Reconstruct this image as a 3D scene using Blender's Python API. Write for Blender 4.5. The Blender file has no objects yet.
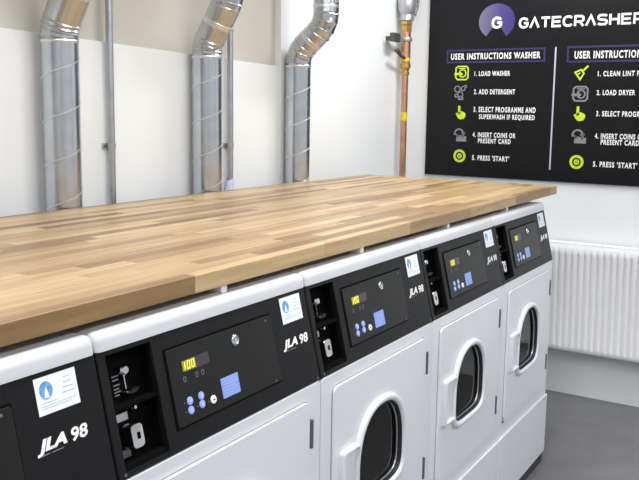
import bpy, bmesh, math, random
from mathutils import Vector, Matrix
random.seed(7)
PI = math.pi
scn = bpy.context.scene
COL = scn.collection

# ------------------------------------------------------------------ helpers
def lin(c):
    return tuple((v/12.92 if v <= .04045 else ((v+.055)/1.055)**2.4) for v in [x/255 for x in c]) + (1,)

def mat(name, rgb, rough=.5, metal=0., spec=.5, noise=0., nscale=20., bump=0., bscale=200., emit=0., coat=0., stretch=None):
    m = bpy.data.materials.new(name); m.use_nodes = True
    nt = m.node_tree; b = nt.nodes['Principled BSDF']
    c = lin(rgb)
    b.inputs['Base Color'].default_value = c
    b.inputs['Roughness'].default_value = rough
    b.inputs['Metallic'].default_value = metal
    b.inputs['Specular IOR Level'].default_value = spec
    b.inputs['Coat Weight'].default_value = coat
    tc = nt.nodes.new('ShaderNodeTexCoord')
    src = tc.outputs['Object']
    if stretch:
        mp = nt.nodes.new('ShaderNodeMapping'); mp.inputs['Scale'].default_value = stretch
        nt.links.new(src, mp.inputs['Vector']); src = mp.outputs['Vector']
    if noise:
        n = nt.nodes.new('ShaderNodeTexNoise'); n.inputs['Scale'].default_value = nscale; n.inputs['Detail'].default_value = 5
        nt.links.new(src, n.inputs['Vector'])
        r = nt.nodes.new('ShaderNodeValToRGB')
        lo = tuple(max(0, x*(1-noise)) for x in c[:3])+(1,); hi = tuple(min(1, x*(1+noise)) for x in c[:3])+(1,)
        r.color_ramp.elements[0].color = lo; r.color_ramp.elements[1].color = hi
        r.color_ramp.elements[0].position = .3; r.color_ramp.elements[1].position = .7
        nt.links.new(n.outputs['Fac'], r.inputs['Fac']); nt.links.new(r.outputs['Color'], b.inputs['Base Color'])
    if bump:
        n2 = nt.nodes.new('ShaderNodeTexNoise'); n2.inputs['Scale'].default_value = bscale; n2.inputs['Detail'].default_value = 4
        nt.links.new(src, n2.inputs['Vector'])
        bp = nt.nodes.new('ShaderNodeBump'); bp.inputs['Strength'].default_value = bump; bp.inputs['Distance'].default_value = .002
        nt.links.new(n2.outputs['Fac'], bp.inputs['Height']); nt.links.new(bp.outputs['Normal'], b.inputs['Normal'])
    if emit:
        b.inputs['Emission Color'].default_value = c; b.inputs['Emission Strength'].default_value = emit
    return m

def obj(name, bm, m, parent=None, smooth=None, bevel=0., seg=2):
    me = bpy.data.meshes.new(name)
    bmesh.ops.recalc_face_normals(bm, faces=bm.faces[:])
    bm.to_mesh(me); bm.free()
    if isinstance(m, (list, tuple)):
        for k in m: me.materials.append(k)
    else: me.materials.append(m)
    o = bpy.data.objects.new(name, me); COL.objects.link(o)
    if parent is not None: o.parent = parent
    if bevel:
        md = o.modifiers.new('bevel', 'BEVEL'); md.width = bevel; md.segments = seg; md.limit_method = 'ANGLE'; md.angle_limit = math.radians(40)
        md.harden_normals = False
    if smooth is not None:
        for p in me.polygons: p.use_smooth = True
        try: me.set_sharp_from_angle(angle=math.radians(smooth))
        except Exception: pass
    return o

def B(): return bmesh.new()

def box(bm, x0, y0, z0, x1, y1, z1, f=None):
    pts = [(x0,y0,z0),(x1,y0,z0),(x1,y1,z0),(x0,y1,z0),(x0,y0,z1),(x1,y0,z1),(x1,y1,z1),(x0,y1,z1)]
    vs = [bm.verts.new(f(*p) if f else p) for p in pts]
    for q in ((3,2,1,0),(4,5,6,7),(0,1,5,4),(1,2,6,5),(2,3,7,6),(3,0,4,7)):
        bm.faces.new([vs[i] for i in q])
    return vs

def loft(bm, loops, closed=True, cap0=False, cap1=False, mi=0):
    V = [[bm.verts.new(p) for p in L] for L in loops]
    n = len(V[0])
    for a, b in zip(V, V[1:]):
        for i in range(n if closed else n-1):
            j = (i+1) % n
            f = bm.faces.new((a[i], a[j], b[j], b[i])); f.material_index = mi
    if cap0: bm.faces.new(list(reversed(V[0]))).material_index = mi
    if cap1: bm.faces.new(V[-1]).material_index = mi
    return V

def prism(bm, poly, h0, h1, f):
    """poly in (a,b); f(a,b,h)->xyz"""
    loft(bm, [[f(a,b,h0) for a,b in poly], [f(a,b,h1) for a,b in poly]], cap0=True, cap1=True)

def ring_pts(c, r, t, n, up=Vector((0,1,0))):
    t = Vector(t).normalized(); u = up - t*up.dot(t); u.normalize(); w = t.cross(u)
    return [Vector(c)+u*(r*math.cos(2*PI*i/n))+w*(r*math.sin(2*PI*i/n)) for i in range(n)]

def tube(bm, pts, r, n=10, up=Vector((0,1,0)), caps=True):
    P = [Vector(p) for p in pts]; loops = []
    for i, p in enumerate(P):
        t = (P[min(i+1, len(P)-1)]-P[max(i-1, 0)])
        rr = r[i] if isinstance(r, (list, tuple)) else r
        loops.append(ring_pts(p, rr, t, n, up))
    loft(bm, loops, cap0=caps, cap1=caps)

def lathe(bm, prof, c, axis, n=20, up=Vector((0,1,0))):
    """prof: list of (radius, along)"""
    a = Vector(axis).normalized()
    loops = [ring_pts(Vector(c)+a*h, max(r, 1e-4), a, n, up) for r, h in prof]
    loft(bm, loops, cap0=True, cap1=True)

_txt = {}
def text_polys(s, bold=.0, shear=0., space=1.):
    """mesh of a line of text (verts, faces), capital height 1, starting at x=0"""
    key = (s, bold, shear, space)
    if key in _txt: return _txt[key]
    def mk(t):
        cu = bpy.data.curves.new('lettering_curve', 'FONT'); cu.body = t; cu.offset = bold; cu.shear = shear; cu.resolution_u = 3; cu.space_character = space
        o = bpy.data.objects.new('lettering_curve', cu); COL.objects.link(o)
        bpy.context.view_layer.update()
        me = bpy.data.meshes.new_from_object(o.evaluated_get(bpy.context.evaluated_depsgraph_get()))
        v = [tuple(x.co) for x in me.vertices]; f = [tuple(p.vertices) for p in me.polygons]
        bpy.data.objects.remove(o); bpy.data.curves.remove(cu); bpy.data.meshes.remove(me)
        return v, f
    hv, _ = mk('H'); y0 = min(v[1] for v in hv); y1 = max(v[1] for v in hv)
    v, f = mk(s); x0 = min(q[0] for q in v); x1 = max(q[0] for q in v)
    _txt[key] = ([((q[0]-x0)/(x1-x0), (q[1]-y0)/(y1-y0)) for q in v], f)
    return _txt[key]

def text(bm, s, a0, a1, b0, b1, h, f, bold=.02, shear=0., drop=0., space=1.):
    """lay a line of text from (a0,b0) to (a1,b1) on surface f at height h; drop tilts its far end"""
    v, fc = text_polys(s, bold, shear, space)
    vs = [bm.verts.new(f(a0+(a1-a0)*x, b0+(b1-b0)*y+drop*x, h)) for x, y in v]
    for q in fc:
        try: bm.faces.new([vs[i] for i in q])
        except ValueError: pass

def strokes(bm, lines, w, h, f):
    """flat strokes with mitred joins, lines are polylines in (a,b)"""
    for L in lines:
        closed = L[0] == L[-1]
        P = [Vector(p) for p in (L[:-1] if closed else L)]
        n = len(P); l0 = []; l1 = []
        for i in range(n):
            d0 = (P[i]-P[i-1]).normalized() if (i > 0 or closed) else None
            d1 = (P[(i+1) % n]-P[i]).normalized() if (i < n-1 or closed) else None
            d0 = d0 or d1; d1 = d1 or d0
            t = d0+d1
            if t.length < 1e-6: t = d1.copy()
            t.normalize(); nn = Vector((-t.y, t.x)); k = 1/max(.5, abs(nn.dot(Vector((-d1.y, d1.x)))))
            l0.append(P[i]+nn*(w/2*k)); l1.append(P[i]-nn*(w/2*k))
        va = [bm.verts.new(f(p.x, p.y, h)) for p in l0]; vb = [bm.verts.new(f(p.x, p.y, h)) for p in l1]
        for i in range(n if closed else n-1):
            j = (i+1) % n; bm.faces.new((va[i], va[j], vb[j], vb[i]))

def arc(cx, cy, rx, ry, a0, a1, n=16):
    return [(cx+rx*math.cos(math.radians(a0+(a1-a0)*i/n)), cy+ry*math.sin(math.radians(a0+(a1-a0)*i/n))) for i in range(n+1)]

def flat(bm, poly, h, f):
    bm.faces.new([bm.verts.new(f(a, b, h)) for a, b in poly])

def thing(name, label, cat, loc=(0,0,0), group=None):
    o = bpy.data.objects.new(name, None); COL.objects.link(o); o.location = loc; o.empty_display_size = .05
    return tag(o, label, cat, group)
def tag(o, label, cat, group=None):
    o['label'] = label; o['category'] = cat
    if group: o['group'] = group
    return o
def struct(o): o['kind'] = 'structure'; return o
def dup(root, loc, label):
    r = root.copy(); COL.objects.link(r); r.location = loc; r['label'] = label
    for ch in list(root.children):
        c = ch.copy(); COL.objects.link(c); c.parent = r
        for g in list(ch.children):
            d = g.copy(); COL.objects.link(d); d.parent = c
    return r

# ------------------------------------------------------------------ materials
M = {}
M['wall'] = mat('white_wall_paint', (229,231,232), .6, spec=.3, noise=.015, nscale=3, bump=.08, bscale=60)
M['tan'] = mat('stone_coloured_wall_paint', (198,195,185), .7, spec=.3, noise=.03, nscale=3, bump=.08, bscale=60)
M['ceiling'] = mat('white_ceiling_paint', (240,240,238), .8, noise=.01, nscale=4)
M['floor'] = mat('grey_vinyl_floor', (110,110,111), .45, spec=.35, noise=.09, nscale=7, bump=.06, bscale=150)
M['enamel'] = mat('white_enamel', (226,228,233), .32, spec=.45, noise=.008, nscale=5)
M['door_white'] = mat('white_door_enamel', (228,230,236), .3, spec=.45, noise=.008, nscale=5)
M['plastic_white'] = mat('white_plastic', (222,224,229), .3, spec=.5, noise=.005, nscale=9)
M['cap'] = mat('white_enamelled_cap', (206,207,211), .35, spec=.4, noise=.006, nscale=9)
M['black'] = mat('black_textured_plastic', (19,19,21), .42, spec=.22, noise=.12, nscale=90, bump=.12, bscale=500)
M['box_black'] = mat('charcoal_keypad_film', (24,24,25), .36, spec=.28, noise=.06, nscale=40)
M['deep_black'] = mat('matt_black', (7,7,8), .8, spec=.08, noise=.1, nscale=50)
M['kick'] = mat('dark_plinth', (62,62,64), .6, noise=.1, nscale=20)
M['chrome'] = mat('polished_chrome', (215,215,218), .16, metal=1., noise=.04, nscale=60)
M['brushed'] = mat('brushed_steel', (190,190,192), .35, metal=1., noise=.08, nscale=60)
M['drum'] = mat('dark_galvanised_drum', (128,126,122), .5, metal=.5, noise=.2, nscale=80)
M['gasket'] = mat('black_rubber', (38,38,46), .5, noise=.1, nscale=40)
M['trim'] = mat('silver_trim', (200,202,206), .3, metal=.8, noise=.03, nscale=50)
M['hinge'] = mat('dark_zinc', (110,112,116), .45, metal=.6, noise=.1, nscale=80)
M['blue'] = mat('blue_label_film', (134,162,234), .4, noise=.03, nscale=80)
M['blue_button'] = mat('pale_blue_button', (150,172,240), .35, noise=.04, nscale=200)
M['white_print'] = mat('white_print', (240,240,240), .5, noise=.01, nscale=90)
M['grey_print'] = mat('grey_print', (128,130,134), .5, noise=.05, nscale=90)
M['faint_print'] = mat('faint_blue_grey_print', (178,184,198), .5, noise=.05, nscale=90)
M['sticker'] = mat('white_sticker_paper', (238,241,247), .45, noise=.008, nscale=60)
M['globe'] = mat('blue_globe_print', (104,158,214), .45, noise=.35, nscale=90)
M['display'] = mat('dark_display_window', (62,54,62), .2, noise=.1, nscale=60)
M['display_lit'] = mat('lit_yellow_display', (150,146,28), .4, noise=.05, nscale=60, emit=.15)
M['digit'] = mat('lit_yellow_digit', (236,232,96), .4, noise=.02, nscale=60, emit=.5)
M['sign'] = mat('satin_black_sign', (19,19,22), .34, spec=.22, noise=.08, nscale=6)
M['sign_edge'] = mat('black_sign_edge', (20,20,22), .5, noise=.05, nscale=30)
M['purple'] = mat('purple_print', (64,48,128), .4, noise=.08, nscale=30)
M['box_purple'] = mat('dark_purple_print', (46,38,88), .4, noise=.06, nscale=30)
M['green'] = mat('lime_print', (190,216,52), .45, noise=.03, nscale=60)
M['rad'] = mat('white_radiator_enamel', (238,238,240), .35, spec=.5, noise=.006, nscale=8)
M['door_gap'] = mat('door_gap_shade_grey', (150,150,154), .5, noise=.04, nscale=50)  # flat grey for the painted shadow line round each door
M['copper'] = mat('copper', (200,150,120), .32, metal=.9, noise=.14, nscale=25)
M['brass'] = mat('brass', (204,172,98), .28, metal=.95, noise=.1, nscale=60)
M['grey_fit'] = mat('grey_zinc_valve', (190,192,196), .35, metal=.75, noise=.1, nscale=40)
M['dark_fit'] = mat('dark_grey_clamp', (84,84,84), .5, metal=.4, noise=.15, nscale=40)
M['yellow'] = mat('yellow_gas_tape', (222,196,40), .5, noise=.1, nscale=60)
M['conduit'] = mat('galvanised_conduit', (176,180,186), .35, metal=.9, noise=.08, nscale=30)
M['spacer'] = mat('white_spacer_block', (226,222,224), .5, noise=.02, nscale=40)
M['paper'] = mat('pale_blue_tag_plastic', (206,214,240), .4, noise=.06, nscale=60)
M['panel_lit'] = mat('lamp_diffuser', (250,253,255), .5, noise=.002, nscale=5, emit=6.)

def duct_mat():
    m = mat('galvanised_spiral_duct', (196,200,206), .24, metal=1., noise=.07, nscale=16, bump=.05, bscale=30)
    return m
M['duct'] = duct_mat()
M['tape'] = mat('aluminium_tape', (222,224,228), .3, metal=.9, noise=.06, nscale=60, bump=.3, bscale=80)

def glass_mat():
    m = bpy.data.materials.new('tinted_door_glass'); m.use_nodes = True; nt = m.node_tree
    nt.nodes.remove(nt.nodes['Principled BSDF']); out = nt.nodes['Material Output']
    tr = nt.nodes.new('ShaderNodeBsdfTransparent'); gl = nt.nodes.new('ShaderNodeBsdfGlossy'); gl.inputs['Roughness'].default_value = .03
    n = nt.nodes.new('ShaderNodeTexNoise'); n.inputs['Scale'].default_value = 8
    r = nt.nodes.new('ShaderNodeValToRGB'); r.color_ramp.elements[0].color = (.60,.59,.57,1); r.color_ramp.elements[1].color = (.66,.65,.63,1)
    nt.links.new(n.outputs['Fac'], r.inputs['Fac']); nt.links.new(r.outputs['Color'], tr.inputs['Color'])
    fr = nt.nodes.new('ShaderNodeFresnel'); fr.inputs['IOR'].default_value = 1.45
    mx = nt.nodes.new('ShaderNodeMixShader')
    nt.links.new(fr.outputs['Fac'], mx.inputs['Fac']); nt.links.new(tr.outputs[0], mx.inputs[1]); nt.links.new(gl.outputs[0], mx.inputs[2])
    nt.links.new(mx.outputs[0], out.inputs['Surface'])
    return m
M['glass'] = glass_mat()

def wood_mat():
    """solid oak staves: random length offset per row, one tone per stave, fine grain along x"""
    m = bpy.data.materials.new('oak_stave_worktop'); m.use_nodes = True; nt = m.node_tree; N = nt.nodes.new; Lk = nt.links.new
    b = nt.nodes['Principled BSDF']
    tc = N('ShaderNodeTexCoord'); sp = N('ShaderNodeSeparateXYZ'); Lk(tc.outputs['Object'], sp.inputs[0])
    def math_(op, a, bb=None):
        n = N('ShaderNodeMath'); n.operation = op
        for i, v in enumerate((a, bb)):
            if v is None: continue
            if isinstance(v, (int, float)): n.inputs[i].default_value = v
            else: Lk(v, n.inputs[i])
        return n.outputs[0]
    row_f = math_('DIVIDE', math_('ADD', sp.outputs['Y'], 4.0), .041)
    row = math_('FLOOR', row_f)
    wn = N('ShaderNodeTexWhiteNoise'); wn.noise_dimensions = '1D'; Lk(row, wn.inputs['W'])
    col_f = math_('ADD', math_('DIVIDE', sp.outputs['X'], .52), math_('MULTIPLY', wn.outputs['Value'], 17.3))
    col = math_('FLOOR', col_f)
    cmb = N('ShaderNodeCombineXYZ'); Lk(row, cmb.inputs[0]); Lk(col, cmb.inputs[1])
    w2 = N('ShaderNodeTexWhiteNoise'); w2.noise_dimensions = '2D'; Lk(cmb.outputs[0], w2.inputs['Vector'])
    tone = N('ShaderNodeValToRGB'); cr = tone.color_ramp
    stops = [(0, (132,104,70)), (.2, (160,130,92)), (.5, (180,151,110)), (.75, (192,164,123)), (1, (206,180,139))]
    cr.elements[0].position = 0; cr.elements[0].color = lin(stops[0][1]); cr.elements[1].position = 1; cr.elements[1].color = lin(stops[-1][1])
    for p, c in stops[1:-1]: e = cr.elements.new(p); e.color = lin(c)
    Lk(w2.outputs['Value'], tone.inputs['Fac'])
    # grain, shifted per stave
    mp = N('ShaderNodeMapping'); mp.inputs['Scale'].default_value = (3.2, 62, 40)
    addv = N('ShaderNodeVectorMath'); addv.operation = 'ADD'; Lk(tc.outputs['Object'], addv.inputs[0]); Lk(w2.outputs['Color'], addv.inputs[1])
    Lk(addv.outputs[0], mp.inputs['Vector'])
    g = N('ShaderNodeTexNoise'); g.inputs['Scale'].default_value = 1.; g.inputs['Detail'].default_value = 6; g.inputs['Distortion'].default_value = .6; Lk(mp.outputs[0], g.inputs['Vector'])
    gr = N('ShaderNodeValToRGB'); gr.color_ramp.elements[0].position = .3; gr.color_ramp.elements[1].position = .7
    gr.color_ramp.elements[0].color = (.70,.66,.58,1); gr.color_ramp.elements[1].color = (1.08,1.08,1.08,1)
    Lk(g.outputs['Fac'], gr.inputs['Fac'])
    mul = N('ShaderNodeMix'); mul.data_type = 'RGBA'; mul.blend_type = 'MULTIPLY'; mul.inputs[0].default_value = .85
    Lk(tone.outputs['Color'], mul.inputs[6]); Lk(gr.outputs['Color'], mul.inputs[7])
    # fine joints
    fr = math_('FRACT', row_f); j1 = math_('LESS_THAN', math_('MINIMUM', fr, math_('SUBTRACT', 1., fr)), .016)
    fc = math_('FRACT', col_f); j2 = math_('LESS_THAN', math_('MINIMUM', fc, math_('SUBTRACT', 1., fc)), .0025)
    j = math_('MAXIMUM', j1, j2)
    m2 = N('ShaderNodeMix'); m2.data_type = 'RGBA'; m2.blend_type = 'MIX'; Lk(math_('MULTIPLY', j, .3), m2.inputs[0])
    Lk(mul.outputs[2], m2.inputs[6]); m2.inputs[7].default_value = lin((112,80,50))
    Lk(m2.outputs[2], b.inputs['Base Color'])
    b.inputs['Roughness'].default_value = .36; b.inputs['Specular IOR Level'].default_value = .4
    bp = N('ShaderNodeBump'); bp.inputs['Strength'].default_value = .06; bp.inputs['Distance'].default_value = .001
    Lk(g.outputs['Fac'], bp.inputs['Height']); Lk(bp.outputs['Normal'], b.inputs['Normal'])
    return m
M['wood'] = wood_mat()

# ------------------------------------------------------------------ the room
XW, YW, ZC = 3.765, 1.30, 2.95
XL, YF = -3.6, -3.9
TANZ = 1.885
bm = B(); box(bm, XL, YF, -.1, XW+.12, YW+.2, 0); struct(obj('floor', bm, M['floor']))
bm = B(); box(bm, XL, YF, ZC, XW+.12, YW+.2, ZC+.1); struct(obj('ceiling', bm, M['ceiling']))
bm = B(); box(bm, XW, YF, 0, XW+.12, YW+.2, ZC); struct(obj('wall_right', bm, M['wall']))
bm = B(); box(bm, XL-.1, YF, 0, XL, YW+.2, ZC); struct(obj('wall_left', bm, M['wall']))
bm = B(); box(bm, XL, YF-.1, 0, XW+.12, YF, ZC); struct(obj('wall_front', bm, M['wall']))
# back wall: boxed-out white lower part, stone coloured recess above it, white pier towards the corner
bm = B(); tz = lambda x: 1.915-.022*(x-.76)
prism(bm, [(XL,0),(2.36,0),(2.36,tz(2.36)),(XL,tz(XL))], YW, YW+.03, lambda a,b,h: (a,h,b)); struct(obj('wall_back_lower', bm, M['wall']))
bm = B(); box(bm, XL, YW+.03, 0, 2.36, YW+.2, ZC); struct(obj('wall_back_upper', bm, M['tan']))
bm = B(); box(bm, 2.36, YW-.004, 0, XW, YW+.2, ZC); struct(obj('wall_back_pier', bm, M['wall']))

# ------------------------------------------------------------------ tumble dryers
W = .686
ZPB, ZPT, YPT = .9915, 1.2229, .055
DZ = ZPT-ZPB; PL = math.hypot(YPT, DZ)
def PP(x, s, h):      # tilted control panel: x along, s up the slope, h out of the panel
    return (x, YPT*s/PL - h*DZ/PL, ZPB + DZ*s/PL + h*YPT/PL)
def FF(x, z, h):      # upright front: h out towards the room
    return (x, -h, z)

WCX, WCZ = .318, .674
def outline(inset=0., n=96):
    out = []
    for i in range(n):
        t = 2*PI*i/n; c, s = math.cos(t), math.sin(t)
        a = .157-inset
        if s >= 0: e, b = 2.35, .181-inset
        else: e, b = 4.6, .117-inset
        out.append((WCX + a*math.copysign(abs(c)**(2/e), c), WCZ + b*math.copysign(abs(s)**(2/e), s)))
    return out
def polar_rect(x0, z0, x1, z1, r, like):
    """rounded rectangle sampled in the directions of the points in like, seen from the window centre"""
    P = []
    for (cx, cz, a) in ((x1-r, z1-r, 0), (x0+r, z1-r, 90), (x0+r, z0+r, 180), (x1-r, z0+r, 270)):
        P += arc(cx, cz, r, r, a, a+90, 6)
    out = []
    for (px, pz) in like:
        dx, dz = px-WCX, pz-WCZ; best = None
        for (ax, az), (bx, bz) in zip(P, P[1:]+P[:1]):
            ex, ez = bx-ax, bz-az; den = dx*ez-dz*ex
            if abs(den) < 1e-9: continue
            t = ((ax-WCX)*ez-(az-WCZ)*ex)/den; u = ((ax-WCX)*dz-(az-WCZ)*dx)/den
            if t > 0 and -1e-6 <= u <= 1+1e-6: best = t if best is None else min(best, t)
        out.append((WCX+dx*best, WCZ+dz*best))
    return out

def make_dryer():
    t = thing('tumble_dryer', 'dryer', 'tumble dryer', (0,0,0), 'tumble dryers in a row under the worktop')
    # cabinet shell: front plate with the loading hole, two sides, back, underside
    x0, x1 = .0015, W-.0015
    bm = B()
    circ = [(WCX+.215*math.cos(2*PI*i/240), WCZ+.19*math.sin(2*PI*i/240)) for i in range(240)]
    rect = polar_rect(x0, .05, x1, ZPB-.002, .004, circ)
    for hh in (0., -.012):
        pass
    loft(bm, [[FF(a,b,-.05) for a,b in circ], [FF(a,b,0) for a,b in circ], [FF(a,b,0) for a,b in rect], [FF(a,b,-.05) for a,b in rect]])
    for xa, xb in ((x0, x0+.012), (x1-.012, x1)):
        poly = [(.02,.05),(.02,ZPB-.002),(.02+YPT,ZPT),(1.0,ZPT),(1.0,.05)]
        loft(bm, [[(xa,y,z) for y,z in poly], [(xb,y,z) for y,z in poly]], cap0=True, cap1=True)
    box(bm, x0, .99, .05, x1, 1.0, ZPT); box(bm, x0, .02, .05, x1, 1.0, .06)
    cab = obj('cabinet', bm, M['enamel'], t, smooth=35, bevel=.0015)
    # small dark bumper screw under the door's near corner
    bm = B(); lathe(bm, [(.004,-.004),(.0065,.0),(.0065,.003),(.004,.005)], FF(.062,.402,0), (0,-1,0), 12, Vector((0,0,1)))
    obj('bumper_screw', bm, M['hinge'], cab, smooth=40)
    # white top cap with a rounded front
    bm = B()
    prof = [(.050,1.2235),(.0515,1.241),(.0535,1.2490),(.058,1.2545),(.066,1.2570),(.08,1.2575),(1.0,1.2575),(1.0,1.2235)]
    secs = []
    for dx, k in ((0,1.),(.002,.55),(.006,.15),(.012,0.)): secs.append((x0+dx, k))
    secs += [(W-x, k) for x, k in reversed(secs)]
    loft(bm, [[(x, y+(.010*k if y < .07 else 0), z-(.006*k if z > 1.24 else 0)) for y, z in prof] for x, k in secs], cap0=True, cap1=True)
    obj('top_cap', bm, M['cap'], t, smooth=40)
    # black control panel with the coin recess
    px0, px1, s0, s1 = .002, W-.002, .0, PL-.001
    rx0, rx1, r0, r1, dep = .021, .137, .012, .228, .038
    bm = B()
    outer = [(px0,s0),(px1,s0),(px1,s1),(px0,s1)]; inner = [(rx0,r0),(rx1,r0),(rx1,r1),(rx0,r1)]
    loft(bm, [[PP(a,b,-.018) for a,b in outer],[PP(a,b,-.002) for a,b in outer],[PP(a+(.002 if a<.3 else -.002), b+(.002 if b<.1 else -.002),0) for a,b in outer],
              [PP(a,b,0) for a,b in inner],[PP(a+(.001 if a<.08 else -.001),b,-.003) for a,b in inner],[PP(a,b,-.016) for a,b in inner]])
    cp = obj('control_panel', bm, M['black'], t)
    bm = B(); i2 = [(rx0-.001,r0-.001),(rx1+.001,r0-.001),(rx1+.001,r1+.001),(rx0-.001,r1+.001)]
    loft(bm, [[PP(a,b,-.0045) for a,b in i2],[PP(a,b,-dep) for a,b in i2]], cap1=True); obj('coin_recess', bm, M['deep_black'], cp)
    # shelf across the recess, coin hardware
    bm = B(); box(bm, rx0, .122, -dep, rx1, .130, -.004, PP); obj('recess_shelf', bm, M['deep_black'], cp, bevel=.001)
    bm = B(); box(bm, rx0, .012, -dep, rx1, .022, -.004, PP); obj('recess_tray', bm, M['deep_black'], cp, bevel=.001)
    bm = B()
    lathe(bm, [(.009,0),(.0105,.008),(.0105,.012),(.007,.016)], PP(.084,.187,-dep), Vector(PP(0,0,1))-Vector(PP(0,0,0)), 16, Vector((1,0,0)))
    box(bm, .087, .150, -dep, .0895, .180, -dep+.003, PP)
    obj('coin_return_button', bm, M['chrome'], cp, smooth=40)
    bm = B(); pts = arc(.092,.148,.017,.009,180,360,10)
    loft(bm, [[PP(a,b,-dep) for a,b in pts],[PP(a,b,-dep+.016) for a,b in pts],[PP(.092+(a-.092)*.8,.148+(b-.148)*.7,-dep+.018) for a,b in pts],[PP(.092+(a-.092)*.8,.148+(b-.148)*.7,-dep) for a,b in pts]], closed=False)
    obj('coin_cup', bm, M['brushed'], cp, smooth=40)
    bm = B()
    for k, (a, l) in enumerate(((.178,.017),(.171,.015),(.161,.016),(.154,.013),(.148,.016),(.142,.012))):
        loft(bm, [[PP(x,z,-dep+.0008) for x,z in ((.060,a),(.060+l,a))],[PP(x,z+.0026,-dep+.0008) for x,z in ((.060,a),(.060+l,a))]], closed=False)
    obj('coin_instructions', bm, M['grey_print'], cp)
    bm = B(); lathe(bm, [(.005,0),(.0055,.012),(.0035,.015)], PP(.092,.113,-dep), Vector(PP(0,0,1))-Vector(PP(0,0,0)), 12, Vector((1,0,0)))
    obj('screw', bm, M['chrome'], cp, smooth=40)
    bm = B(); box(bm, .051,.094,-dep,.079,.110,-dep+.004,PP); obj('coin_plate', bm, M['brushed'], cp, bevel=.001)
    # chrome coin chute block: rounded plate with a square slot
    bm = B()
    def rr(x0,s0,x1,s1,r): return arc(x1-r,s1-r,r,r,0,90,4)+arc(x0+r,s1-r,r,r,90,180,4)+arc(x0+r,s0+r,r,r,180,270,4)+arc(x1-r,s0+r,r,r,270,360,4)
    o_ = rr(.055,.040,.087,.088,.009); i_ = rr(.070,.057,.079,.070,.002)
    loft(bm, [[PP(a,b,-dep) for a,b in o_],[PP(a,b,-dep+.026) for a,b in o_],[PP(.072+(a-.072)*.9,.064+(b-.064)*.92,-dep+.030) for a,b in o_],[PP(a,b,-dep+.029) for a,b in i_],[PP(a,b,-dep+.012) for a,b in i_]])
    ch = obj('coin_chute', bm, M['chrome'], t, smooth=40)
    bm = B(); prism(bm, i_, -dep+.010, -dep+.013, PP); obj('coin_slot', bm, M['deep_black'], ch)
    bm = B(); box(bm, .046,.026,-dep,.070,.041,-dep+.005,PP); obj('coin_return_flap', bm, M['hinge'], cp, bevel=.001)
    # keypad box
    bm = B(); prism(bm, rr(.163,.040,.524,.2045,.004), -.001, .0006, PP); obj('keypad_gap_shade', bm, M['deep_black'], t)  # flush black strip round the plate, paints in its shadow gap
    bm = B(); prism(bm, rr(.168,.0435,.521,.200,.005), .0003, .0036, PP)
    kb = obj('keypad_plate', bm, M['box_black'], t, bevel=.0012)
    H = .0036; nrm = Vector(PP(0,0,1))-Vector(PP(0,0,0))
    bm = B(); lathe(bm, [(.0125,-.001),(.0125,.002),(.011,.0035),(.0085,.004),(.0080,.002),(.0055,.0022),(.005,.004)], PP(.381,.1725,H), nrm, 20, Vector((1,0,0)))
    lk = obj('lock', bm, M['chrome'], kb, smooth=40)
    bm = B(); prism(bm, rr(.205,.147,.289,.171,.002), H-.0005, H+.0006, PP); obj('display', bm, M['display'], kb)
    bm = B(); prism(bm, rr(.2065,.1485,.246,.1695,.001), H, H+.0010, PP); obj('lit_display', bm, M['display_lit'], kb)
    # digits 1 0 0
    bm = B(); sh = lambda a,b,h: PP(a+(b-.159)*.12, b, h)
    strokes(bm, [[(.2135,.152),(.2135,.1665)]], .0026, H+.0014, sh)
    for c in (.2245,.2375): strokes(bm, [[(c-.0035,.152),(c+.0035,.152),(c+.0035,.1665),(c-.0035,.1665),(c-.0035,.152)]], .0022, H+.0014, sh)
    obj('digits', bm, M['digit'], kb)
    for c in (.207,.244,.262):
        bm = B(); strokes(bm, [[(c-.003,.129),(c+.003,.129),(c+.003,.138),(c-.003,.138),(c-.003,.129)]], .0012, H+.0006, PP); obj('keypad_mark', bm, M['grey_print'], kb)
    for c in ((.194,.088),(.194,.070),(.229,.071),(.264,.070)):
        bm = B(); strokes(bm, [[(c[0]-.002,c[1]),(c[0]+.002,c[1])]], .002, H+.0006, PP); obj('indicator_mark', bm, M['grey_print'], kb)
    for (a, b) in ((.210,.088),(.2445,.0885),(.209,.0695),(.2435,.0715)):
        bm = B(); lathe(bm, [(.0085,-.001),(.0085,.0012),(.0078,.0022),(.0070,.0024)], PP(a,b,H), nrm, 18, Vector((1,0,0))); ob = obj('button', bm, M['blue_button'], t, smooth=40)
        bm = B(); strokes(bm, [[(a-.003,b+.0015),(a+.003,b+.0015)],[(a-.002,b-.002),(a+.002,b-.002)]], .0016, H+.0027, PP); obj('button_print', bm, M['white_print'], ob)
    a, b = .279,.0705
    bm = B(); lathe(bm, [(.0088,-.001),(.0088,.0012),(.008,.0022),(.007,.0024)], PP(a,b,H), nrm, 18, Vector((1,0,0))); ob = obj('start_button', bm, M['white_print'], t, smooth=40)
    ob['label'] = 'white start button'
    bm = B(); strokes(bm, [[(a-.0035,b),(a+.0035,b)]], .0026, H+.0027, PP); obj('button_print', bm, M['deep_black'], ob)
    bm = B(); prism(bm, rr(.311,.0615,.3695,.1045,.001), H-.0005, H+.0007, PP); il = obj('blue_label', bm, M['blue'], t)
    bm = B()
    for k, l in enumerate((.034,.046,.040,.046,.030)): strokes(bm, [[(.317,.097-.0068*k),(.317+l,.097-.0068*k)]], .0013, H+.0012, PP)
    obj('label_print', bm, M['faint_print'], il)
    for (a, b) in ((.500,.048),(.500,.190)):
        bm = B(); lathe(bm, [(.003,0),(.003,.001),(.0015,.0014)], PP(a,b,H), nrm, 10, Vector((1,0,0))); obj('screw', bm, M['hinge'], kb, smooth=40)
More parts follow.
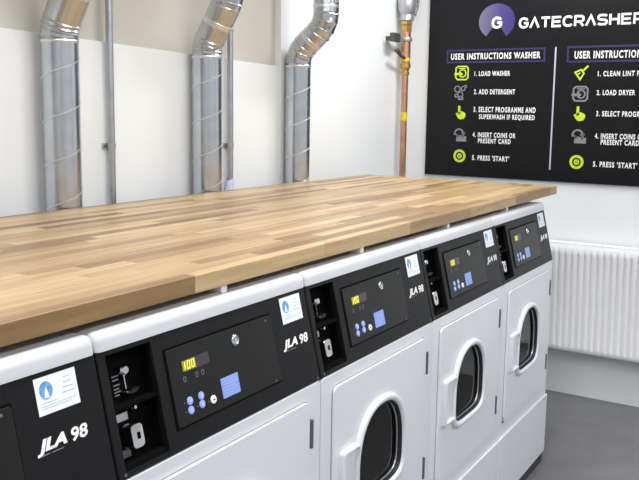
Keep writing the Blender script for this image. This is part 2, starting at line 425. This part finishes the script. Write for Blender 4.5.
    # sticker with blue globe
    bm = B(); prism(bm, [(.571,.165),(.657,.165),(.657,.228),(.571,.228)], -.0003, .0006, PP); st = obj('sticker', bm, M['sticker'], t)
    bm = B(); flat(bm, arc(.592,.2045,.0135,.0155,0,360,24)[:-1], .0010, PP); obj('globe_emblem', bm, M['globe'], st)
    bm = B(); flat(bm, [(.587,.192),(.589,.203),(.592,.211),(.595,.203),(.597,.192)], .0013, PP); obj('emblem_figure', bm, M['sticker'], st)
    bm = B()
    for k, (a, l) in enumerate(((.630,.014),(.628,.017),(.625,.021),(.622,.027))): strokes(bm, [[(a,.217-.0085*k),(a+l,.217-.0085*k)]], .0018, .0010, PP)
    strokes(bm, [[(.577,.184),(.612,.184)]], .0012, .0010, PP); strokes(bm, [[(.577,.179),(.650,.179)]], .0011, .0010, PP); strokes(bm, [[(.577,.175),(.640,.175)]], .0010, .0010, PP)
    obj('sticker_print', bm, M['faint_print'], st)
    # model lettering
    bm = B(); text(bm, 'JLA', .553, .615, .108, .1285, .0010, PP, bold=.05, shear=.30); text(bm, '98', .625, .661, .1055, .1285, .0010, PP, bold=.03, shear=.12)
    obj('model_lettering', bm, M['white_print'], t)
    bm = B(); strokes(bm, [[(.553,.1025),(.578,.1025)],[(.582,.1025),(.606,.1025)]], .0016, .0009, PP); obj('small_print', bm, M['grey_print'], t)
    for a in (.018, .672):
        bm = B(); lathe(bm, [(.003,0),(.003,.001),(.0015,.0014)], PP(a,.008,0), nrm, 10, Vector((1,0,0))); obj('screw', bm, M['hinge'], cp, smooth=40)
    # door with arched window
    ol = outline(0, 192)
    rect = polar_rect(.056, .413, .624, .954, .016, ol)
    rect2 = polar_rect(.0566, .4136, .6234, .9534, .0155, ol)
    il_ = outline(.016, 192)
    bm = B(); loft(bm, [[FF(a,b,.001) for a,b in il_],[FF(a,b,.008) for a,b in il_],[FF(a,b,.008) for a,b in rect2],[FF(a,b,.0074) for a,b in rect],[FF(a,b,.001) for a,b in rect]])
    door = obj('door', bm, M['door_white'], t)
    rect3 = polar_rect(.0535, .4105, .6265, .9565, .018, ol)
    bm = B(); loft(bm, [[FF(a,b,-.0005) for a,b in rect],[FF(a,b,.0012) for a,b in rect],[FF(a,b,.0012) for a,b in rect3],[FF(a,b,-.0005) for a,b in rect3]]); obj('door_gap_shade', bm, M['door_gap'], t)  # thin grey strip standing in for the shadow gap round the door
    bm = B(); prof = [(.0,.006),(.0,.012),(.002,.018),(.006,.0215),(.012,.022),(.017,.0205),(.0205,.017),(.0215,.010),(.022,.000)]
    loft(bm, [[FF(a,b,h) for a,b in outline(i,96)] for i,h in prof])
    obj('window_ring', bm, M['plastic_white'], door, smooth=60)
    bm = B(); prof = [(.0205,.0135),(.0235,.0125),(.0245,.004),(.025,-.008),(.021,-.010)]
    loft(bm, [[FF(a,b,h) for a,b in outline(i,96)] for i,h in prof])
    obj('window_gasket', bm, M['gasket'], door, smooth=60)
    bm = B(); prof = [(.0246,.0000),(.0262,.0004),(.0270,-.0005),(.0270,-.004),(.0246,-.004)]
    loft(bm, [[FF(a,b,h) for a,b in outline(i,96)] for i,h in prof])
    obj('window_trim', bm, M['trim'], door, smooth=60)
    bm = B(); o_ = outline(.0248,96); loft(bm, [[FF(a,b,-.007) for a,b in o_],[FF(a,b,-.003) for a,b in o_]], cap0=True, cap1=True)
    obj('window_glass', bm, M['glass'], door)
    # pull handle: a shallow pocketed block left of the ring
    bm = B(); hb = rr(.085,.606,.172,.766,.008); hi = rr(.089,.610,.172,.762,.006)
    loft(bm, [[FF(a,b,.006) for a,b in hb],[FF(a,b,.020) for a,b in hb],[FF(a,b,.023) for a,b in hi],[FF(.096+(a-.085)*.86,.686+(b-.686)*.9,.023) for a,b in hb],[FF(.102+(a-.085)*.80,.686+(b-.686)*.86,.012) for a,b in hb]], cap0=True, cap1=True)
    obj('handle', bm, M['plastic_white'], door, smooth=50)
    for z in (.867, .512):
        bm = B(); tube(bm, [FF(.633,z-.036,.006),FF(.633,z+.036,.006)], .0062, 10); box(bm, .627,-.006,z-.034,.641,-.0005,z+.034)
        obj('hinge', bm, M['hinge'], t, smooth=40)
    # lower access panel, plinth, drum behind the glass
    bm = B(); prism(bm, [(.004,.054),(W-.004,.054),(W-.004,.341),(.004,.341)], .0, .010, FF); obj('access_panel', bm, M['enamel'], t, bevel=.004, seg=3)
    bm = B(); box(bm, .002,.001,0,W-.002,.98,.05); obj('plinth', bm, M['kick'], t)
    bm = B(); n = 48
    def dr(r, y): return [(WCX+r*math.cos(2*PI*i/n), y, WCZ-.02+r*math.sin(2*PI*i/n)) for i in range(n)]
    loft(bm, [dr(.235,.052),dr(.29,.053),dr(.29,.66),dr(.05,.68)], cap1=True)
    for k in range(3):
        a = 2*PI*k/3+.5
        p = [(WCX+r*math.cos(a+d), WCZ-.02+r*math.sin(a+d)) for r,d in ((.288,-.12),(.225,-.02),(.225,.02),(.288,.12))]
        loft(bm, [[(x,.07,z) for x,z in p],[(x,.65,z) for x,z in p]], cap0=True, cap1=True)
    obj('drum', bm, M['drum'], t, smooth=30)
    return t

dryer = make_dryer()
dl = ['white tumble dryer nearest the camera, cut off by the left photo edge',
      'white tumble dryer second from left, with the readable lit yellow display and blue buttons',
      'white tumble dryer third from left, middle of the row, window cut by the bottom edge',
      'white tumble dryer fourth from left, next to the last one in the row',
      'white tumble dryer at the far right end of the row, beside the radiator']
dryer['label'] = dl[1]
for k in (-1, 1, 2, 3):
    d = dup(dryer, (k*W,0,0), dl[k+1])
    if k == -1:
        for c in d.children:
            if c.name.split('.')[0] in ('sticker','model_lettering','small_print','keypad_gap_shade','keypad_plate'): c.location.x -= .021


# ------------------------------------------------------------------ oak worktop on small spacers
WZ0, WZ1 = 1.2764, 1.3159
wt = thing('worktop', 'long oak stave worktop laid across the tops of the white dryers', 'worktop', (0,0,0))
bm = B(); box(bm, -.80, .07, WZ0, 3.0, 1.161, WZ1); obj('top_board', bm, M['wood'], wt, bevel=.0025, seg=3)
for x in (-.23, .397, 1.027, 1.66, 2.29):
    bm = B(); box(bm, x-.010, .078, 1.2576, x+.010, .115, WZ0); obj('spacer', bm, M['spacer'], wt, bevel=.001)
for x in (.3, 1.7, 2.6):
    bm = B(); box(bm, x-.016, .95, 1.2576, x+.016, .99, WZ0); obj('spacer', bm, M['spacer'], wt, bevel=.001)

# ------------------------------------------------------------------ ventilation ducts
def make_duct(name, label, cx, dx, deg, zb, has_tape, ph):
    cy, r = 1.226, .0625
    t = thing(name, label, 'duct', (cx, cy, 0), 'ventilation ducts behind the worktop')
    X = Vector((1,0,0))
    bm = B(); tube(bm, [(0,0,.25),(0,0,zb)], r, 40, X)
    pp = obj('straight_pipe', bm, M['duct'], t, smooth=40)
    # raised spiral seam, climbing to the right across the front
    bm = B(); pitch = .151; n = 40; L = []
    k = int((zb-.012-.93-ph)/pitch*n)
    for i in range(k+1):
        a = PI/2*3 + 2*PI*i/n; z = .93+ph+pitch*i/n
        o = Vector((math.cos(a), math.sin(a), 0))
        L.append([Vector((0,0,z+d))+o*(r+h) for d, h in ((-.0036,-.0005),(-.002,.0022),(.002,.0022),(.0036,-.0005))])
    loft(bm, L, closed=False); obj('spiral_seam', bm, M['tape'], pp, smooth=50)
    # collar at the elbow joint
    bm = B(); lathe(bm, [(r+.0003,-.006),(r+.0018,-.004),(r+.0022,.0),(r+.0018,.004),(r+.0003,.006)], (0,0,zb), (0,0,1), 40, X)
    obj('collar', bm, M['tape'], t, smooth=40)
    # gored offset: bend to the right, short slanted run, bend back to vertical
    ang = math.radians(deg); R = .115
    bx = R*(1-math.cos(ang)); ll = max(.02, (dx-2*bx)/math.sin(ang))
    def path(i, m=3):
        a = ang*i/m; return Vector((0, -R*(1-math.cos(a)), zb+.012+R*math.sin(a)))
    p1 = [Vector((0,0,zb)), Vector((0,0,zb+.012))] + [path(i) for i in range(1,4)]
    d = Vector((0,-math.sin(ang),math.cos(ang)))
    e0 = p1[-1]; s1_ = e0+d*ll
    p3 = [s1_+d*0]
    c2 = s1_+Vector((0,math.cos(ang)*R,math.sin(ang)*R))
    for i in range(1,4):
        a = ang*(1-i/3); p3.append(c2-Vector((0,math.cos(a)*R,math.sin(a)*R)))
    def gores(name, P, mt):
        bm = B(); loops = []
        for i, p in enumerate(P):
            if i == 0: tt = P[1]-P[0]
            elif i == len(P)-1: tt = P[-1]-P[-2]
            else: tt = (P[i+1]-P[i]).normalized()+(P[i]-P[i-1]).normalized()
            for da, rr_ in ((-.0035, r+.0008), (0, r+.0034), (.0035, r+.0008)):
                loops.append(ring_pts(p+tt.normalized()*da, rr_, tt, 40, X))
        loft(bm, loops, cap0=True, cap1=True)
        return obj(name, bm, mt, t, smooth=30)
    gores('lower_elbow', p1[1:], M['duct'])
    bm = B(); tube(bm, [e0-d*.004, s1_+d*.004], r+.0004, 40, X); sl = obj('slanted_pipe', bm, M['duct'], t, smooth=40)
    bm = B(); q = (e0+s1_)/2
    lathe(bm, [(r+.0006,-.012),(r+.0024,-.010),(r+.0012,-.004),(r+.0012,.004),(r+.0024,.010),(r+.0006,.012)], q, d, 40, X); obj('sleeve_band', bm, M['tape'], t, smooth=40)
    gores('upper_elbow', p3, M['duct'])
    e1 = p3[-1]
    bm = B(); tube(bm, [e1, Vector((e1.x,e1.y,ZC-.002))], r, 40, X); up = obj('riser_pipe', bm, M['duct'], t, smooth=40)
    bm = B(); lathe(bm, [(r+.0003,-.008),(r+.002,-.006),(r+.002,.006),(r+.0003,.008)], e1+Vector((0,0,.03)), (0,0,1), 40, X); obj('collar', bm, M['tape'], t, smooth=40)
    if has_tape:
        bm = B(); L = []
        for z in (e1.z+.045, e1.z+.10):
            L.append([Vector((e1.x+(r+.0012)*math.cos(a), e1.y+(r+.0012)*math.sin(a), z)) for a in [math.radians(-110+9*i) for i in range(11)]])
        loft(bm, L, closed=False); obj('tape_patch', bm, M['tape'], t, smooth=60)
    # rivets round the elbow ends
    for a in (-150,-95,-40):
        q = math.radians(a); c = Vector(((r+.0005)*math.cos(q), (r+.0005)*math.sin(q), zb+.020))
        bm = B(); lathe(bm, [(.004,-.001),(.004,.001),(.002,.0022)], c, (math.cos(q),math.sin(q),0), 8, Vector((0,0,1)))
        obj('rivet', bm, M['brushed'], t, smooth=40)
make_duct('ventilation_duct', 'galvanised spiral duct with angled elbow, leftmost of the three ducts', .938, .15, 31, 1.882, False, -.03)
make_duct('ventilation_duct', 'galvanised spiral duct standing left of the thin conduit, middle one of three', 1.713, .12, 32, 1.880, False, .115)
make_duct('ventilation_duct', 'galvanised spiral duct nearest the copper pipe, rightmost of the three ducts', 2.413, .157, 50, 1.882, True, .09)

# ------------------------------------------------------------------ thin steel conduits with saddle clips
def conduit(label, x, zc):
    t = thing('conduit_pipe', label, 'pipe', (x, 1.277, 0), 'steel conduits on the back wall')
    bm = B(); tube(bm, [(0,0,.2),(0,0,ZC-.002)], .0135, 20); obj('pipe', bm, M['conduit'], t, smooth=40)
    bm = B(); lathe(bm, [(.0137,-.008),(.017,-.008),(.017,.008),(.0137,.008)], (0,0,zc), (0,0,1), 20)
    box(bm, -.030,.012,zc-.008,.030,.0225,zc+.008); cl = obj('saddle_clip', bm, M['brushed'], t, smooth=40)
    for sx in (-.024,.024):
        bm = B(); lathe(bm, [(.006,0),(.006,.005),(.003,.007)], (sx,.012,zc), (0,-1,0), 10, Vector((0,0,1)))
        obj('clip_screw', bm, M['hinge'], cl, smooth=40)
    return t
conduit('thin grey steel conduit with clip between the left and middle ducts', 1.214, 1.52)
ct = conduit('thin grey steel conduit partly hidden behind the middle duct', 1.935, 1.503)
# pale plastic wrap taped round its foot
bm = B(); L = []
for k in range(5):
    z = 1.26+.022*k
    L.append([(.0001+(.018+.016*(1-k/4)*(.6+.4*math.sin(3*a+k)))*math.cos(a)-.012*(1-k/4), (.0165)*math.sin(a), z+.006*math.sin(2*a+k)) for a in [2*PI*i/20 for i in range(20)]])
loft(bm, L); o = obj('plastic_wrap', bm, M['paper'], ct, smooth=60); o['label'] = 'pale blue plastic wrap round the foot'

# ------------------------------------------------------------------ copper gas pipe in the corner
gp = thing('copper_pipe', 'vertical copper pipe with brass fittings and grey valve in the corner', 'pipe', (3.636, 1.235, 0))
Z1 = (0,0,1)
bm = B(); tube(bm, [(0,0,.2),(0,0,1.935)], .0205, 24); obj('lower_pipe', bm, M['copper'], gp, smooth=40)
bm = B(); tube(bm, [(0,0,1.94),(0,0,2.20)], .030, 24); obj('upper_pipe', bm, M['copper'], gp, smooth=40)
bm = B(); lathe(bm, [(.0205,-.05),(.027,-.046),(.027,-.03),(.023,-.026),(.027,-.01),(.034,-.004),(.034,.022),(.030,.026)], (0,0,1.945), Z1, 24); obj('reducer', bm, M['brass'], gp, smooth=35)
bm = B(); lathe(bm, [(.0300,-.045),(.036,-.040),(.036,-.008),(.033,-.004),(.038,0),(.038,.026),(.034,.030)], (0,0,2.205), Z1, 6); obj('compression_nut', bm, M['brass'], gp, smooth=30)
bm = B(); lathe(bm, [(.038,-.04),(.046,-.035),(.046,-.01),(.040,0),(.052,.02),(.058,.05),(.058,.09),(.050,.115),(.036,.13),(.040,.14),(.044,.145),(.044,.18),(.036,.19)], (0,0,2.265), Z1, 24)
vb = obj('valve_body', bm, M['grey_fit'], gp, smooth=35)
bm = B(); lathe(bm, [(.016,0),(.016,.05),(.010,.055)], (.03,-.01,2.33), (1,-.2,0), 14, Vector((0,0,1))); obj('valve_stem', bm, M['brushed'], vb, smooth=40)
bm = B(); tube(bm, [(.075,-.02,2.27),(.088,-.022,2.31),(.104,-.024,2.345),(.118,-.024,2.40)], [.008,.011,.009,.007], 10); obj('valve_lever', bm, M['hinge'], vb, smooth=50)
bm = B(); tube(bm, [(0,0,2.45),(0,0,ZC-.002)], .034, 24); obj('riser_pipe', bm, M['grey_fit'], gp, smooth=40)
bm = B(); lathe(bm, [(.0305,-.013),(.038,-.013),(.040,-.006),(.040,.006),(.038,.013),(.0305,.013)], (0,0,2.115), Z1, 24)
box(bm, -.115,-.010,2.105,-.030,.004,2.127)
cl = obj('pipe_clamp', bm, M['grey_fit'], gp, smooth=35, bevel=.002)
bm = B(); box(bm, -.205,-.020,2.088,-.118,.010,2.140); box(bm, -.16,.010,2.10,-.13,.068,2.125); obj('clamp_block', bm, M['dark_fit'], cl, bevel=.003)
bm = B(); tube(bm, [(-.02,-.005,2.000),(-.090,-.010,2.010),(-.115,-.012,2.020)], .010, 10, Vector((0,0,1))); tube(bm, [(-.106,-.012,2.018),(-.138,-.014,2.036),(-.172,-.016,2.034)], [.011,.016,.009], 10, Vector((0,0,1)))
obj('drain_tap', bm, M['dark_fit'], gp, smooth=50)
for z, r, h in ((1.992,.0308,.010),(1.64,.0213,.026)):
    bm = B(); lathe(bm, [(r-.0008,-h),(r,-h),(r,h),(r-.0008,h)], (0,0,z), Z1, 24); obj('yellow_tape', bm, M['yellow'], gp, smooth=40)

# ------------------------------------------------------------------ black instruction sign on the end wall
SX = 3.747
def SF(a, b, h): return (SX-h, a, b)
sg = thing('instruction_sign', 'large black sign with white user instructions and lime icons on end wall', 'sign', (0,0,0))
bm = B(); box(bm, SX, -.52, 1.276, XW, 1.130, 2.72); obj('board', bm, M['sign'], sg, bevel=.0015)
Hs = .0008
def sign_part(name, m, fn):
    bm = B(); fn(bm); return obj(name, bm, m, sg)
# logo disc with a notch, fading from grey to purple
def logo_mat():
    m = mat('logo_gradient_print', (90,80,140), .4); nt = m.node_tree; b = nt.nodes['Principled BSDF']
    tc = nt.nodes.new('ShaderNodeTexCoord'); sp = nt.nodes.new('ShaderNodeSeparateXYZ'); nt.links.new(tc.outputs['Object'], sp.inputs[0])
    mr = nt.nodes.new('ShaderNodeMapRange'); mr.inputs['From Min'].default_value = .803; mr.inputs['From Max'].default_value = .578
    r = nt.nodes.new('ShaderNodeValToRGB'); e = r.color_ramp.elements; e[0].color = lin((108,104,122)); e[1].color = lin((50,36,104)); k = e.new(.55); k.color = lin((70,60,118))
    nt.links.new(sp.outputs['Y'], mr.inputs['Value']); nt.links.new(mr.outputs[0], r.inputs['Fac']); nt.links.new(r.outputs['Color'], b.inputs['Base Color'])
    return m
M['logo'] = logo_mat()
LY, LZ = .690, 2.215
sign_part('logo_disc', M['logo'], lambda bm: flat(bm, [(LY-.004, LZ+.0)] + [(LY-.113*math.cos(math.radians(a)), LZ+.104*math.sin(math.radians(a))) for a in range(-58, 239, 6)], Hs, SF))
def letter(ch, x, w, z, h):
    """wide geometric capitals as strokes; x grows towards +right (=-Y)"""
    q = lambda a, b: (x-a*w, z+b*h)
    S = {'G': [[q(*p) for p in [(.93,.80),(.80,.94),(.6,1.),(.35,1.),(.12,.85),(.03,.6),(.03,.4),(.12,.15),(.35,0),(.65,0),(.88,.12),(.95,.3),(.95,.48),(.52,.48)]]],
         'A': [[q(0,-.08),q(.5,1.0),q(1.,-.08)]], 'T': [[q(0,1),q(1,1)],[q(.5,1),q(.5,-.09)]],
         'E': [[q(1,1),q(.05,1),q(.05,0),q(1,0)],[q(.05,.5),q(.92,.5)]],
         'C': [[q(*p) for p in [(.95,.85),(.75,1.),(.35,1.),(.12,.85),(.03,.6),(.03,.4),(.12,.15),(.35,0),(.75,0),(.95,.15)]]],
         'R': [[q(.05,-.09),q(.05,1),q(.75,1),q(.95,.85),q(.95,.55),q(.75,.4),q(.05,.4)],[q(.55,.4),q(.97,-.09)]],
         'S': [[q(*p) for p in [(.95,.88),(.8,1.),(.2,1.),(.05,.85),(.05,.65),(.2,.53),(.8,.47),(.95,.35),(.95,.15),(.8,0),(.2,0),(.03,.12)]]],
         'H': [[q(.05,-.09),q(.05,1.09)],[q(.95,-.09),q(.95,1.09)],[q(.05,.5),q(.95,.5)]]}
    return S[ch]
def title(bm):
    for i, ch in enumerate('GATECRASHER'):
        strokes(bm, letter(ch, .549-.0645*i, .050, 2.1735, .050), .0125, Hs, SF)
sign_part('title_lettering', M['white_print'], title)
sign_part('logo_letter', M['white_print'], lambda bm: strokes(bm, letter('G', .716, .055, 2.180, .054), .015, Hs*2, SF))
def header(bm, a0, a1, z0, z1): strokes(bm, [[(a0,z0),(a1,z0),(a1,z1),(a0,z1),(a0,z0)]], .011, Hs, SF)
sign_part('header_frame', M['box_purple'], lambda bm: header(bm, 1.000, .391, 1.977, 2.049))
sign_part('header_frame', M['box_purple'], lambda bm: header(bm, .255, -.345, 1.970, 2.052))
sign_part('divider_line', M['grey_print'], lambda bm: flat(bm, [(.329,1.345),(.320,1.345),(.322,2.055),(.331,2.055)], Hs, SF)).data.materials[0] = M['faint_print']
for s_, a0, a1, z0, hh in (
    ('USER INSTRUCTIONS WASHER', .977, .415, 1.993, .040), ('USER INSTRUCTIONS DRYER', .217, -.310, 1.986, .044),
    ('1. LOAD WASHER', .818, .593, 1.893, .031), ('2. ADD DETERGENT', .817, .557, 1.783, .032),
    ('3. SELECT PROGRAMME AND', .815, .427, 1.675, .034), ('SUPERWASH IF REQUIRED', .778, .430, 1.633, .031),
    ('4. INSERT COINS OR', .814, .542, 1.522, .032), ('PRESENT CARD', .778, .570, 1.486, .031), ("5. PRESS 'START'", .812, .575, 1.380, .033),
    ('1. CLEAN LINT FILTER', .080, -.222, 1.886, .031), ('2. LOAD DRYER', .080, -.128, 1.781, .031), ('3. SELECT PROGRAMME', .076, -.240, 1.662, .032),
    ('4. INSERT COINS OR', .076, -.196, 1.536, .032), ('PRESENT CARD', .041, -.167, 1.502, .032), ("5. PRESS 'START'", .077, -.165, 1.375, .033)):
    sign_part('lettering', M['white_print'], lambda bm: text(bm, s_, a0, a1, z0, z0+hh-.002, Hs, SF, bold=.030, space=1.2))
# icons
def ell(cy, cz, ry, rz, n=24): return [(cy+ry*math.cos(2*PI*i/n), cz+rz*math.sin(2*PI*i/n)) for i in range(n)]
def closed(P): return P+[P[0]]
def icon_machine(bm, cy, cz):
    w, h = .040, .040
    strokes(bm, [closed([(cy+w-.012,cz+h),(cy-w+.012,cz+h),(cy-w,cz+h-.012),(cy-w,cz-h+.012),(cy-w+.012,cz-h),(cy+w-.012,cz-h),(cy+w,cz-h+.012),(cy+w,cz+h-.012)])], .009, Hs, SF)
    strokes(bm, [closed(ell(cy-.004,cz-.002,.022,.022))], .008, Hs, SF)
    strokes(bm, [[(cy+.050,cz-.006),(cy+.012,cz-.006)]], .014, Hs*1.5, SF); flat(bm, [(cy+.016,cz+.012),(cy-.008,cz-.006),(cy+.016,cz-.024)], Hs*1.5, SF)
    strokes(bm, [[(cy+.022,cz+.028),(cy-.024,cz+.028)]], .006, Hs, SF)
def icon_bubbles(bm, cy, cz):
    for dy, dz, r in ((.022,.016,.018),(-.016,.020,.013),(.002,-.016,.016),(-.030,.032,.007),(.028,-.024,.009)): strokes(bm, [closed(ell(cy+dy,cz+dz,r,r,16))], .007, Hs, SF)
    strokes(bm, [[(cy+.012,cz-.030),(cy+.012,cz-.046),(cy-.014,cz-.046),(cy-.014,cz-.030)]], .009, Hs, SF)
def icon_hand(bm, cy, cz):
    strokes(bm, [[(cy+.010,cz+.042),(cy+.010,cz-.01)]], .0155, Hs, SF)
    flat(bm, [(cy+.018,cz-.002),(cy+.002,cz+.010),(cy-.010,cz+.008),(cy-.022,cz+.002),(cy-.032,cz-.004),(cy-.033,cz-.020),(cy-.024,cz-.036),(cy-.004,cz-.042),(cy+.012,cz-.038),(cy+.024,cz-.024),(cy+.033,cz-.006),(cy+.026,cz-.002)], Hs, SF)
def icon_coin(bm, cy, cz):
    flat(bm, [(cy+.024,cz-.040),(cy-.044,cz-.040),(cy-.044,cz-.008),(cy+.020,cz+.002)], Hs, SF)
    strokes(bm, [arc(cy+.006,cz+.004,.030,.032,-10,215,16)], .010, Hs, SF)
    strokes(bm, [[(cy+.034,cz+.010),(cy+.010,cz-.010)],[(cy-.010,cz+.010),(cy-.034,cz+.012)]], .010, Hs, SF)
def icon_power(bm, cy, cz):
    strokes(bm, [closed(ell(cy,cz,.033,.033))], .015, Hs, SF); strokes(bm, [closed(ell(cy,cz,.012,.012,16))], .008, Hs, SF); flat(bm, ell(cy,cz,.005,.005,10), Hs, SF)
def icon_broom(bm, cy, cz):
    strokes(bm, [[(cy-.036,cz+.040),(cy-.010,cz+.014)]], .011, Hs, SF)
    strokes(bm, [closed([(cy+.036,cz+.004),(cy+.002,cz+.019),(cy-.014,cz-.002),(cy+.006,cz-.036)])], .009, Hs, SF)
    strokes(bm, [[(cy+.022,cz-.008),(cy+.006,cz+.002)]], .006, Hs, SF)
for fn, m, cy, cz in ((icon_machine,'green',.900,1.912),(icon_bubbles,'grey_print',.904,1.798),(icon_hand,'green',.899,1.670),(icon_coin,'grey_print',.899,1.532),(icon_power,'green',.896,1.402),
                      (icon_broom,'green',.172,1.905),(icon_machine,'grey_print',.171,1.788),(icon_hand,'green',.170,1.674),(icon_coin,'grey_print',.168,1.545),(icon_power,'green',.171,1.397)):
    sign_part('icon', M[m], lambda bm: fn(bm, cy, cz))

# ------------------------------------------------------------------ panel radiator
RF, RY0, RY1, RZ0, RZ1 = 3.662, -1.16, .52, .292, .928
rd = thing('radiator', 'white ribbed panel radiator mounted low on the end wall', 'radiator', (0,0,0))
pit = .0366
def ribbed(xf, sgn):
    bm = B(); ys = []
    k = 0; y = RY0
    prof = ((0,0),(.015,0),(.0205,.008),(.0265,.008),(.032,0))   # groove across one pitch
    while y+pit < RY1:
        for a, dpt in prof: ys.append((y+a, dpt))
        y += pit
    ys.append((RY1, 0))
    zs = [(RZ0,0,.006),(RZ0+.006,0,0),(RZ0+.032,0,0),(RZ0+.044,1,0),(RZ1-.064,1,0),(RZ1-.056,0,0),(RZ1-.006,0,0),(RZ1,0,.006)]
    loft(bm, [[(xf+sgn*(dpt*e+r), yy, z) for yy, dpt in ys] for z, e, r in zs], closed=False)
    return bm
o = obj('front_panel', ribbed(RF, 1), M['rad'], rd, smooth=60); md = o.modifiers.new('thickness','SOLIDIFY'); md.thickness = .002
o = obj('rear_panel', ribbed(3.742, -1), M['rad'], rd, smooth=60); md = o.modifiers.new('thickness','SOLIDIFY'); md.thickness = .002
bm = B(); box(bm, RF, RY0-.004, RZ0+.02, 3.744, RY0, RZ1); obj('end_cover', bm, M['rad'], rd, bevel=.002)
bm = B(); box(bm, RF, RY1, RZ0+.02, 3.744, RY1+.004, RZ1); obj('end_cover', bm, M['rad'], rd, bevel=.002)
bm = B(); y = RY0
box(bm, RF-.001, RY0, RZ1-.003, RF+.010, RY1, RZ1+.003); box(bm, 3.734, RY0, RZ1-.003, 3.744, RY1, RZ1+.003)
while y < RY1: box(bm, RF+.008, y, RZ1-.004, 3.736, y+.044, RZ1+.002); y += .05
obj('top_grille', bm, M['rad'], rd)
for y in (-.85, .25):
    bm = B(); box(bm, 3.744, y-.02, RZ0+.06, XW-.002, y+.02, RZ1-.06); obj('bracket', bm, M['rad'], rd)
bm = B(); tube(bm, [(3.70,RY0+.05,RZ0+.02),(3.70,RY0+.05,.0)], .0075, 12); obj('feed_pipe', bm, M['copper'], rd, smooth=40)

# ------------------------------------------------------------------ ceiling lamps
def lamp(x, y, sx, sy, power, label):
    t = thing('ceiling_lamp', label, 'lamp', (x,y,ZC), 'ceiling lamp panels')
    bm = B()
    o_ = [(-sx/2,-sy/2),(sx/2,-sy/2),(sx/2,sy/2),(-sx/2,sy/2)]; i_ = [(a*(1-.04/sx),b*(1-.04/sy)) for a,b in o_]
    loft(bm, [[(a,b,-.001) for a,b in o_],[(a,b,-.045) for a,b in o_],[(a,b,-.045) for a,b in i_],[(a,b,-.035) for a,b in i_]])
    obj('frame', bm, M['plastic_white'], t)
    bm = B(); prism(bm, i_, -.039, -.036, lambda a,b,h:(a,b,h)); obj('diffuser', bm, M['panel_lit'], t)
    l = bpy.data.lights.new('lamp_light', 'AREA'); l.shape = 'RECTANGLE'; l.size = sx*.95; l.size_y = sy*.95; l.energy = power; l.color = (.985,.992,1)
    lo = bpy.data.objects.new('lamp_light', l); COL.objects.link(lo); lo.parent = t; lo.location = (0,0,-.05)
PWR = 26
lamp(2.95, .42, 1.2, .3, PWR*1.0, 'long ceiling lamp panel above the right end of the worktop')
lamp(1.1, -.25, 1.2, .3, PWR, 'long ceiling lamp panel above the middle of the dryer row')
lamp(-1.0, -.25, 1.2, .3, PWR, 'long ceiling lamp panel above the left end of the room')
lamp(2.4, -2.1, 1.2, .3, PWR*1.05, 'long ceiling lamp panel above the right of the aisle')
lamp(.2, -2.1, 1.2, .3, PWR*.95, 'long ceiling lamp panel above the middle of the aisle')
lamp(-2.0, -2.1, 1.2, .3, PWR*.8, 'long ceiling lamp panel above the left of the aisle')
w = bpy.data.worlds.new('world'); scn.world = w; w.use_nodes = True
w.node_tree.nodes['Background'].inputs['Color'].default_value = (.8,.85,.9,1); w.node_tree.nodes['Background'].inputs['Strength'].default_value = .3

# ------------------------------------------------------------------ camera
cam = bpy.data.cameras.new('camera'); co = bpy.data.objects.new('camera', cam); COL.objects.link(co)
yaw, pt_, rol = (1.03136367, -.13697099, .01749535)
fw = Vector((math.sin(yaw)*math.cos(pt_), math.cos(yaw)*math.cos(pt_), math.sin(pt_)))
r_ = Vector((math.cos(yaw), -math.sin(yaw), 0)); u_ = r_.cross(fw)
r2 = r_*math.cos(rol)+u_*math.sin(rol); u2 = u_*math.cos(rol)-r_*math.sin(rol)
mw = Matrix((r2, u2, -fw)).transposed().to_4x4(); mw.translation = Vector((-.9795, -1.0264, 1.66))
co.matrix_world = mw
cam.sensor_width = 36; cam.lens = 804.18388*36/639; cam.shift_x = -.02241636; cam.shift_y = -.02679875
cam.clip_start = .01
scn.camera = co
vs = scn.view_settings
vs.view_transform = 'Standard'; vs.look = 'None'; vs.exposure = 0.; vs.gamma = 1.; vs.use_curve_mapping = False
